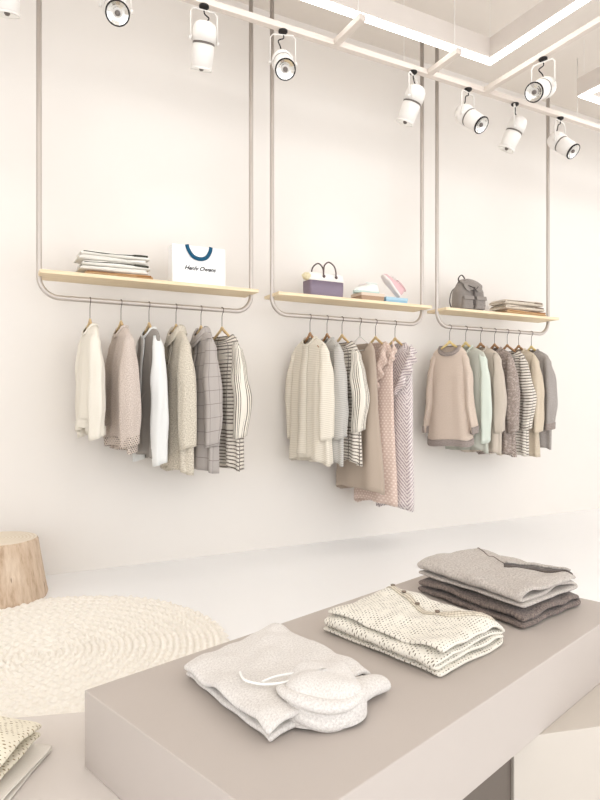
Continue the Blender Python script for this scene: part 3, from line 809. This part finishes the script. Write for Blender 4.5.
for sy, zoff in ((-1, 0), (1, 0)):
    yy = sy*(bd_/2*.86+.004)
    P = smoothpath([(-.084, yy, bh_+.004), (-.074, yy+sy*.003, bh_-.030), (-.045, yy+sy*.008, bh_-.070), (0, yy+sy*.010, bh_-.084), (.045, yy+sy*.008, bh_-.070), (.072, yy+sy*.003, bh_-.030), (.080, yy, bh_+.004)], 8)
    R = []
    for i, p in enumerate(P):
        tt = (P[min(i+1, len(P)-1)]-P[max(i-1, 0)]).normalized(); nn = Vector((-tt.z, 0, tt.x))
        R.append([p+nn*.0125, p-nn*.0125])
    o = obj('ribbon_handle', loft(R, False), m_rib, t); solid(o, .0018, 0)
def text(s, size, mat, parent, loc, rot, shear=0.0, ext=.0006, name='lettering', off=0.0):
    cu = bpy.data.curves.new(name, 'FONT'); cu.body = s; cu.size = size; cu.align_x = 'CENTER'; cu.align_y = 'CENTER'
    cu.shear = shear; cu.extrude = ext; cu.offset = off; cu.space_character = 1.0
    o_ = bpy.data.objects.new(name, cu); C.objects.link(o_)
    dg = bpy.context.evaluated_depsgraph_get(); me = bpy.data.meshes.new_from_object(o_.evaluated_get(dg))
    bpy.data.objects.remove(o_)
    o = obj(name, me, mat, parent, False); o.location = loc; o.rotation_euler = rot; return o
M_ink = plain('black ink', rgb(30, 30, 34), .5); M_ink2 = plain('grey ink', rgb(178, 176, 176), .5)
text('Henly Owens', .038, M_ink, t, (.004, -bd_/2*.94-.0016, .108), (PI/2+.02, 0, 0), .38, off=.0011)
bm = bmesh.new()
for i in range(14): box(bm, (-.052+i*.0085, -bd_/2*.96-.0016, .078), (.005, .0008, .0035))
obj('small_print', bm, M_ink2, t, False)

# handbag
xa, xb = railx(305), railx(341); hw = xb-xa-.02
t = thing('two_tone_handbag', 'structured handbag, purple grey below and white above, with two dark handles', 'handbag', ((xa+xb)/2, YR, ZSH), 0)
m_pur = plain('purple grey leather', rgb(132, 118, 134), .4, .4); m_wl = plain('white leather', rgb(240, 235, 228), .45, .4); m_han = plain('dark brown leather', rgb(92, 74, 72), .4, .4)
def rrect(w, d, z, r=.02, n=5):
    out = []
    for cx_, cy_, a0 in ((w/2-r, d/2-r, 0), (-w/2+r, d/2-r, PI/2), (-w/2+r, -d/2+r, PI), (w/2-r, -d/2+r, 1.5*PI)):
        for i in range(n+1):
            a = a0+PI/2*i/n; out.append((cx_+r*math.cos(a), cy_+r*math.sin(a), z))
    return out
obj('lower_body', loft([rrect(hw*.93, .125, 0, .012), rrect(hw*.95, .13, .006), rrect(hw, .125, .06), rrect(hw*1.02, .115, .118)], True, True, True), m_pur, t)
obj('upper_body', loft([rrect(hw*1.02, .112, .118), rrect(hw*1.04, .105, .14), rrect(hw*1.06, .085, .172), rrect(hw*1.05, .07, .178), rrect(hw*1.02, .05, .172)], True, True, True), m_wl, t)
for sy in (-1, 1):
    o_ = .028 if sy < 0 else -.022
    P = smoothpath([(-.052+o_, sy*.045, .150), (-.052+o_, sy*.047, .19), (-.040+o_, sy*.04, .235), (0+o_, sy*.034, .262), (.040+o_, sy*.04, .235), (.052+o_, sy*.047, .19), (.052+o_, sy*.045, .150)], 7)
    hd = obj('handle', tube(P, .0055, 10), m_han, t)
    for sx in (-1, 1):
        obj('handle_tab', lathe([(0, -.004), (.011, -.004), (.012, 0), (.009, .004), (0, .005)], 16, None, Matrix.Translation((o_+sx*.052, sy*.053, .152)) @ Matrix.Rotation(sy*-PI/2, 4, 'X'), False), m_han, hd)
m_fur = cloth('yellowish fleece', rgb(224, 212, 178), rgb(186, 170, 128), 'cable', .6)
bm = bmesh.new(); bmesh.ops.create_icosphere(bm, subdivisions=4, radius=1)
for v in bm.verts:
    k = 1+.18*noise.noise(v.co*3)+.08*noise.noise(v.co*9)
    v.co = Vector((v.co.x*.036*k-hw/2-.012, v.co.y*.026*k-.03, v.co.z*.026*k+.145))
obj('charm', bm, m_fur, t); t.children[-1]['label'] = 'yellowish fluffy charm'

# shoe boxes and shoes
def shoebox(name, label, xa, xb, h, mb, ml, Y=YR, d=.15):
    t = thing(name, label, 'shoe box', ((xa+xb)/2, Y, ZSH)); w = xb-xa
    bm = bmesh.new(); box(bm, (0, 0, h/2-.004), (w-.006, d-.006, h-.008)); bevel(obj('box_body', bm, mb, t, False), .002)
    bm = bmesh.new(); box(bm, (0, 0, h-.011), (w, d, .022)); bevel(obj('lid', bm, ml, t, False), .002); return t
m_bei = plain('beige card', rgb(222, 204, 186), .7); m_tanc = plain('brown card', rgb(176, 148, 124), .7)
m_blu = plain('pale blue card', rgb(174, 206, 224), .7); m_blu2 = plain('blue card', rgb(150, 190, 214), .7)
xb1 = (railx(356), railx(379)); xb2 = (railx(380.5), railx(402))
shoebox('beige_shoe_box', 'beige shoe box under the white trainer', *xb1, .062, m_tanc, m_bei)
shoebox('blue_shoe_box', 'pale blue shoe box under the pink shoe', *xb2, .046, m_blu2, m_blu)
def shoe(name, label, loc, rz, tilt, upper, sole, heel=0.0, L=.25, lace=None, roll=0.0):
    t = thing(name, label, 'shoe', loc, rz); t.rotation_euler = (roll, tilt, rz)
    R = []; S = []
    for i in range(25):
        q = i/24; x = (q-.5)*L
        wd = curve([(0, .012), (.06, .026), (.3, .030), (.7, .043), (.92, .028), (1, .006)], q)
        ht = curve([(0, .045), (.08, .075), (.3, .072), (.45, .062), (.65, .045), (.9, .032), (1, .012)], q)
        zb = heel*max(0, 1-q*2.2)**1.3
        R.append([(x, wd*math.cos(a)*(1-.25*max(0, math.sin(a))), zb+.014+max(0, math.sin(a))*ht*.98 + (-.006*0)) for a in [2*PI*k/18 for k in range(18)]])
        S.append([(x*1.03, (wd+.004)*math.cos(a), zb+(.017 if math.sin(a) > 0 else .0)) for a in [2*PI*(k+.5)/10 for k in range(10)]])
    u = obj('upper', loft(R, True, True, True), upper, t); subsurf(u, 1)
    so = obj('sole', loft(S, True, True, True), sole, t)
    bm = bmesh.new(); rr = [[(-.055+(.052+.002*dz)*math.cos(a), (.022)*math.sin(a), heel*.6+.075+dz*.004) for a in [2*PI*k/20 for k in range(20)]] for dz in (0, 1, 2)]
    o = obj('opening_rim', loft(rr), upper, t); solid(o, .004, 0)
    if lace:
        for i in range(4):
            xx = .0+.018*i; zt = .014+curve([(0, .062), (.3, .056), (1, .046)], i/4)
            obj('lace', tube([(xx, -.018, zt), (xx+.004, 0, zt+.008), (xx, .018, zt)], .0022, 6), lace, t)
    return t
m_sh1 = plain('white mesh upper', rgb(232, 236, 230), .7); m_so1 = plain('mint rubber sole', rgb(196, 214, 206), .6)
m_sh2 = plain('pink suede upper', rgb(222, 184, 186), .8); m_so2 = plain('pale rubber sole', rgb(238, 226, 222), .6)
m_lc = plain('pale laces', rgb(242, 230, 228), .8)
shoe('white_trainer', 'white trainer with pale mint sole on the beige box', ((xb1[0]+xb1[1])/2-.015, YR, ZSH+.0625), PI+.1, 0, m_sh1, m_so1, .012, .235, m_lc)
t = shoe('pink_trainer', 'pink trainer tipped heel up against the blue box lid', ((xb2[0]+xb2[1])/2-.02, YR-.01, ZSH+.046+.092), PI-.2, -.85, m_sh2, m_so2, 0, .215, m_lc)

# backpack
t = thing('grey_backpack', 'grey canvas backpack with flap and two front pockets on the right shelf', 'backpack', (railx(468)+.0, YR-.0, ZSH), -.12)
m_bp = cloth('grey canvas', rgb(158, 150, 143), rgb(116, 108, 102), 'marl'); m_bpd = cloth('dark grey strap', rgb(92, 84, 80), rgb(70, 64, 60), 'weave')
bwid = .27
R = []
for q in [i/16 for i in range(17)]:
    z = .26*q; w_ = curve([(0, bwid*.92), (.15, bwid), (.6, bwid*.98), (.85, bwid*.82), (1, bwid*.5)], q); d = curve([(0, .13), (.3, .15), (.7, .13), (.9, .09), (1, .05)], q)
    R.append([(p[0]+.003*nz(p[0]*20, p[1]*20, z*20, 3), p[1]+.005*nz(p[0]*14, p[1]*14, z*14, 5), z) for p in rrect(w_, d, 0, min(.045, d*.45), 6)])
obj('main_compartment', loft(R, True, True, True), m_bp, t)
R = []
for i in range(13):                    # flap over the top
    q = i/12
    y = curve([(0, .055), (.3, .0), (.6, -.070), (1, -.083)], q); z = curve([(0, .235), (.3, .276), (.6, .232), (1, .170)], q)
    w_ = curve([(0, .17), (.4, .2), (.75, .19), (1, .10)], q)
    R.append([(w_*(k/8-.5), y+.006*math.sin(k*1.1), z-.018*abs(k/4-1)**2+.004*nz(k, q*3, 0, 8)) for k in range(9)])
o = obj('top_flap', loft(R, False), m_bp, t); solid(o, .007, 0); subsurf(o, 1)
for sx in (-1, 1):
    bm = loft([rrect(.098, .035, .03, .012), rrect(.10, .05, .06, .015), rrect(.098, .045, .11, .015), rrect(.09, .03, .128, .01)], True, True, True)
    o = obj('front_pocket', bm, m_bp, t); o.location = (sx*.062, -.073, -.018)
    bm = bmesh.new(); box(bm, (0, 0, 0), (.1, .012, .034)); f_ = obj('pocket_flap', bm, m_bp, o, False); f_.location = (0, -.026, .118); f_.rotation_euler = (-.25, 0, 0); bevel(f_, .005, 3)
bm = bmesh.new(); box(bm, (0, 0, 0), (.018, .006, .15)); o = obj('buckle_strap', bm, m_bpd, t, False); o.location = (0, -.086, .12); bevel(o, .002)
obj('drawcord', tube(smoothpath([(-.05, -.075, .205), (-.02, -.09, .19), (.01, -.093, .175), (.04, -.085, .2)], 6), .0035, 8), m_bpd, t)
obj('carry_handle', tube(smoothpath([(-.055, .045, .235), (-.06, .05, .285), (-.03, .05, .315), (.0, .05, .29), (.005, .045, .24)], 7), .0075, 10, None, True, .6), m_bpd, t)
for sx in (-1, 1):
    obj('shoulder_strap', tube(smoothpath([(sx*.05, .065, .23), (sx*.1, .088, .18), (sx*.12, .088, .09), (sx*.11, .068, .02)], 7), .012, 10, None, True, .35), m_bpd, t)

# ---------------------------------------------------------------- ceiling: tracks, spots, light frames
ZTR = H+2.4; YTR = 3.58
def trackx(px): return railx(px, YTR)
bm = bmesh.new(); box(bm, (3.2, YTR, ZTR+.02), (9.6, .045, .04))
tr = thing('lighting_track', 'long white lighting track running along the rack wall', 'lighting track', (0, 0, 0))
bevel(obj('rail', bm, M_rail, tr, False), .003)
for x in (-1.2, .9, 2.75, 4.6, 6.6): obj('suspension_rod', tube([(x, YTR, ZTR+.04), (x, YTR, ZC)], .003, 8), M_lamp, tr)
def track_z(x): return ZTR
cross = []
cA = None
def ceilpt(px, py, z):
    Z = (z-H)*FPX/(403.0-py); return W((px-300)/FPX*Z, Z, z)
cA = ceilpt(490, 66, H+2.5); YF = cA.y*.955
for px, y0, lb in ((335, YF, 'left of the three short white tracks running away from the rack wall'), (428, YF, 'middle of the three short white tracks running away from the rack wall'), (484, 1.2, 'right of the three short tracks, with one spotlight hanging from it')):
    x = trackx(px)
    t = thing('lighting_track', lb, 'lighting track', (x, 0, 0), 0, 'short cross tracks')
    bm = bmesh.new(); box(bm, (0, (y0+YTR-.0225)/2, ZTR+.02), (.045, YTR-.0225-y0, .04)); bevel(obj('rail', bm, M_rail, t, False), .003)
    obj('suspension_rod', tube([(0, y0+.05, ZTR+.04), (0, y0+.05, ZC)], .003, 8), M_lamp, t); cross.append(x)

def spotlamp(pos, aim, label, kind, energy, side=0.0, drop=.21, up=0.0):
    aim = Vector(aim).normalized()
    t = thing('track_spotlight', label, 'spotlight', pos, 0, 'spotlights on the ceiling tracks')
    obj('track_adapter', lathe([(0, 0), (.030, 0), (.030, -.010), (.020, -.018), (0, -.018)], 20, None, Matrix(), False), M_black, t)
    # yoke lies across the aim direction
    h = Vector((aim.x, aim.y, 0)); h = h.normalized() if h.length > .05 else Vector((0, -1, 0))
    s = Vector((h.y, -h.x, 0)); wy = .082
    bm = bmesh.new()
    top = Vector((0, 0, -.018))
    path = [s*(-wy)+Vector((0, 0, -drop)), s*(-wy)+Vector((0, 0, -.05)), s*(-wy*.8)+Vector((0, 0, -.028)), s*(wy*.8)+Vector((0, 0, -.028)), s*wy+Vector((0, 0, -.05)), s*wy+Vector((0, 0, -drop))]
    tube(path, .0065, 8, bm, True, .5)
    obj('yoke', bm, M_lamp, t)
    piv = Vector((0, 0, -drop))
    q = aim.to_track_quat('Z', 'Y'); M = Matrix.Translation(piv) @ q.to_matrix().to_4x4()
    obj('rear_housing', lathe([(0, -.10), (.040, -.10), (.055, -.092), (.068, -.07), (.072, -.04), (.072, .012), (0, .012)], 32, None, M, False), M_lamp, t)
    obj('joint_ring', lathe([(0, .010), (.060, .010), (.066, .014), (.066, .024), (0, .026)], 32, None, M, False), M_grey, t)
    hb = obj('front_barrel', lathe([(0, .022), (.062, .022), (.066, .03), (.062, .155), (.056, .158), (.054, .150), (0, .145)], 32, None, M, False), M_lamp, t)
    obj('rim', lathe([(.056, .150), (.064, .150), (.066, .158), (.063, .164), (.058, .163), (.056, .150)], 32, None, M, False), M_black if kind else M_lamp, hb)
    # faceted reflector bowl
    bm = bmesh.new(); prof = [(.058, .162), (.040, .152), (.026, .147), (.010, .146)]
    lathe(prof, 14, bm, M, False); obj('reflector', bm, M_chrome, hb, False)
    obj('bulb_cap', lathe([(0, .146), (.014, .147), (.015, .158), (.009, .166), (0, .167)], 16, None, M, False), M_grey, hb)
    cab = smoothpath([top, top+Vector((.004, 0, -.03)), top+s*.03+Vector((0, 0, -.05)), top+s*.012-h*.02+Vector((0, 0, -.085)), piv+(M.to_3x3() @ Vector((0, 0, -.09)))*.9], 6)
    obj('power_cable', tube(cab, .0042, 8), M_black, t)
    for sd in (-1, 1): obj('pivot_knob', lathe([(0, -.008), (.012, -.008), (.012, .008), (0, .008)], 14, None, Matrix.Translation(piv+s*sd*(wy+.002)) @ s.to_track_quat('Z', 'Y').to_matrix().to_4x4(), False), M_lamp, t)
    ld = bpy.data.lights.new('spot_beam', 'SPOT'); ld.energy = energy; ld.spot_size = 1.15; ld.spot_blend = .9; ld.color = (1, .97, .94); ld.shadow_soft_size = .05
    lo = bpy.data.objects.new('spot_beam', ld); C.objects.link(lo); lo.parent = t
    lo.location = piv+aim*.185; lo.rotation_euler = aim.to_track_quat('-Z', 'Y').to_euler()
    return t
def tpos(px): return (trackx(px), YTR, ZTR)
E = 3
spotlamp(tpos(6), (.05, .30, -1), 'white track spotlight cut off by the upper left corner', 0, E, drop=.19)
spotlamp(tpos(116), (-.1, -.75, -.62), 'white spotlight facing the room above the cream sweater', 1, E, drop=.17)
spotlamp(tpos(204), (.02, .38, -1), 'white spotlight aimed down above the white paper bag', 0, E)
spotlamp(tpos(283), (-.25, -.72, -.66), 'white spotlight facing the room beside the middle rack left tube', 1, E)
spotlamp(tpos(413), (-.22, .36, -1), 'white spotlight aimed down in front of the middle rack right tube', 0, E)
spotlamp(tpos(468), (.18, -.75, -.70), 'white spotlight facing the room just right of the third rack left tube', 1, E)
spotlamp(tpos(515), (-.28, .36, -1), 'white spotlight aimed down between the two clustered at the right', 0, E)
spotlamp(tpos(560), (.16, -.72, -.70), 'rightmost white spotlight, right of the third rack right tube', 1, E)
uy = (543-300)/FPX; xg = cross[2]                       # one on the cross track: where that sight line meets x = xg
k_ = (FW[0]+RT[0]*uy)/(FW[1]+RT[1]*uy)
spotlamp((xg, xg/k_, ZTR), (-.75, -.22, -.42), 'white spotlight on the cross track, turned left towards the room', 1, E)

def frame(c, dx_, dy_, label):       # c: corner of the outer bottom outline; hung frame of lit profile
    w_, h_ = .075, .145
    zb = H+2.5
    x0, x1 = sorted((c.x, c.x+dx_)); y0, y1 = sorted((c.y, c.y+dy_))
    t = thing('ceiling_light_frame', label, 'ceiling light', ((x0+x1)/2, (y0+y1)/2, zb), 0, 'rectangular light frames')
    X, Y_ = (x1-x0)/2, (y1-y0)/2
    bm = bmesh.new()
    box(bm, (0, Y_-w_/2, h_/2+.006), (2*X, w_, h_)); box(bm, (0, -Y_+w_/2, h_/2+.006), (2*X, w_, h_))
    box(bm, (X-w_/2, 0, h_/2+.006), (w_, 2*Y_-2*w_, h_)); box(bm, (-X+w_/2, 0, h_/2+.006), (w_, 2*Y_-2*w_, h_))
    obj('housing', bm, M_prof, t, False)
    bm = bmesh.new(); e = .006
    box(bm, (0, Y_-w_/2, .003), (2*X-2*e, w_-2*e, .008)); box(bm, (0, -Y_+w_/2, .003), (2*X-2*e, w_-2*e, .008))
    box(bm, (X-w_/2, 0, .003), (w_-2*e, 2*Y_-2*w_, .008)); box(bm, (-X+w_/2, 0, .003), (w_-2*e, 2*Y_-2*w_, .008))
    obj('diffuser', bm, M_led, t, False)
    for sx in (-1, 1):
        for sy in (-1, 1):
            obj('suspension_rod', tube([(sx*(X-w_/2), sy*(Y_-w_/2), h_), (sx*(X-w_/2), sy*(Y_-w_/2), ZC-zb)], .002, 6), M_lamp, t)
M_prof = plain('painted light profile', rgb(222, 213, 205), .6)
def ceilpt(px, py, z):
    Z = (z-H)*FPX/(403.0-py); return W((px-300)/FPX*Z, Z, z)
cA = ceilpt(490, 66, H+2.5); frame(cA, -2.6, -1.9, 'large lit rectangular ceiling frame at the top of the view')
frame(Vector((.3, -.45, 0)), 2.6, -1.9, 'added unseen light frame behind the viewpoint, brightening the floor')  # added out of view to brighten the floor
frame(Vector((3.6, -.45, 0)), 2.6, -1.9, 'added unseen light frame behind the viewpoint to the right, brightening the floor')  # second added frame, unseen, also lifts the floor light
cB = ceilpt(577, 97, H+2.5); frame(cB, 2.4, -1.9, 'second lit ceiling frame, mostly beyond the right edge')

# ---------------------------------------------------------------- light and camera
w = bpy.data.worlds.new('World'); bpy.context.scene.world = w; w.use_nodes = True
bg = w.node_tree.nodes['Background']; bg.inputs[0].default_value = (0.968, 0.988, 1.015, 1); bg.inputs[1].default_value = 1.0
cam = bpy.data.cameras.new('Camera'); co = bpy.data.objects.new('Camera', cam); C.objects.link(co)
cam.sensor_fit = 'HORIZONTAL'; cam.sensor_width = 36; cam.lens = 36*FPX/600
cam.shift_y = 3.0/600; cam.clip_start = .02
co.location = (0, 0, H); co.rotation_euler = (PI/2, 0, math.atan2(-FW[0], FW[1]))
bpy.context.scene.camera = co
vs = bpy.context.scene.view_settings
vs.view_transform = 'Standard'; vs.look = 'None'; vs.gamma = 1; vs.use_curve_mapping = False; vs.exposure = 1.14
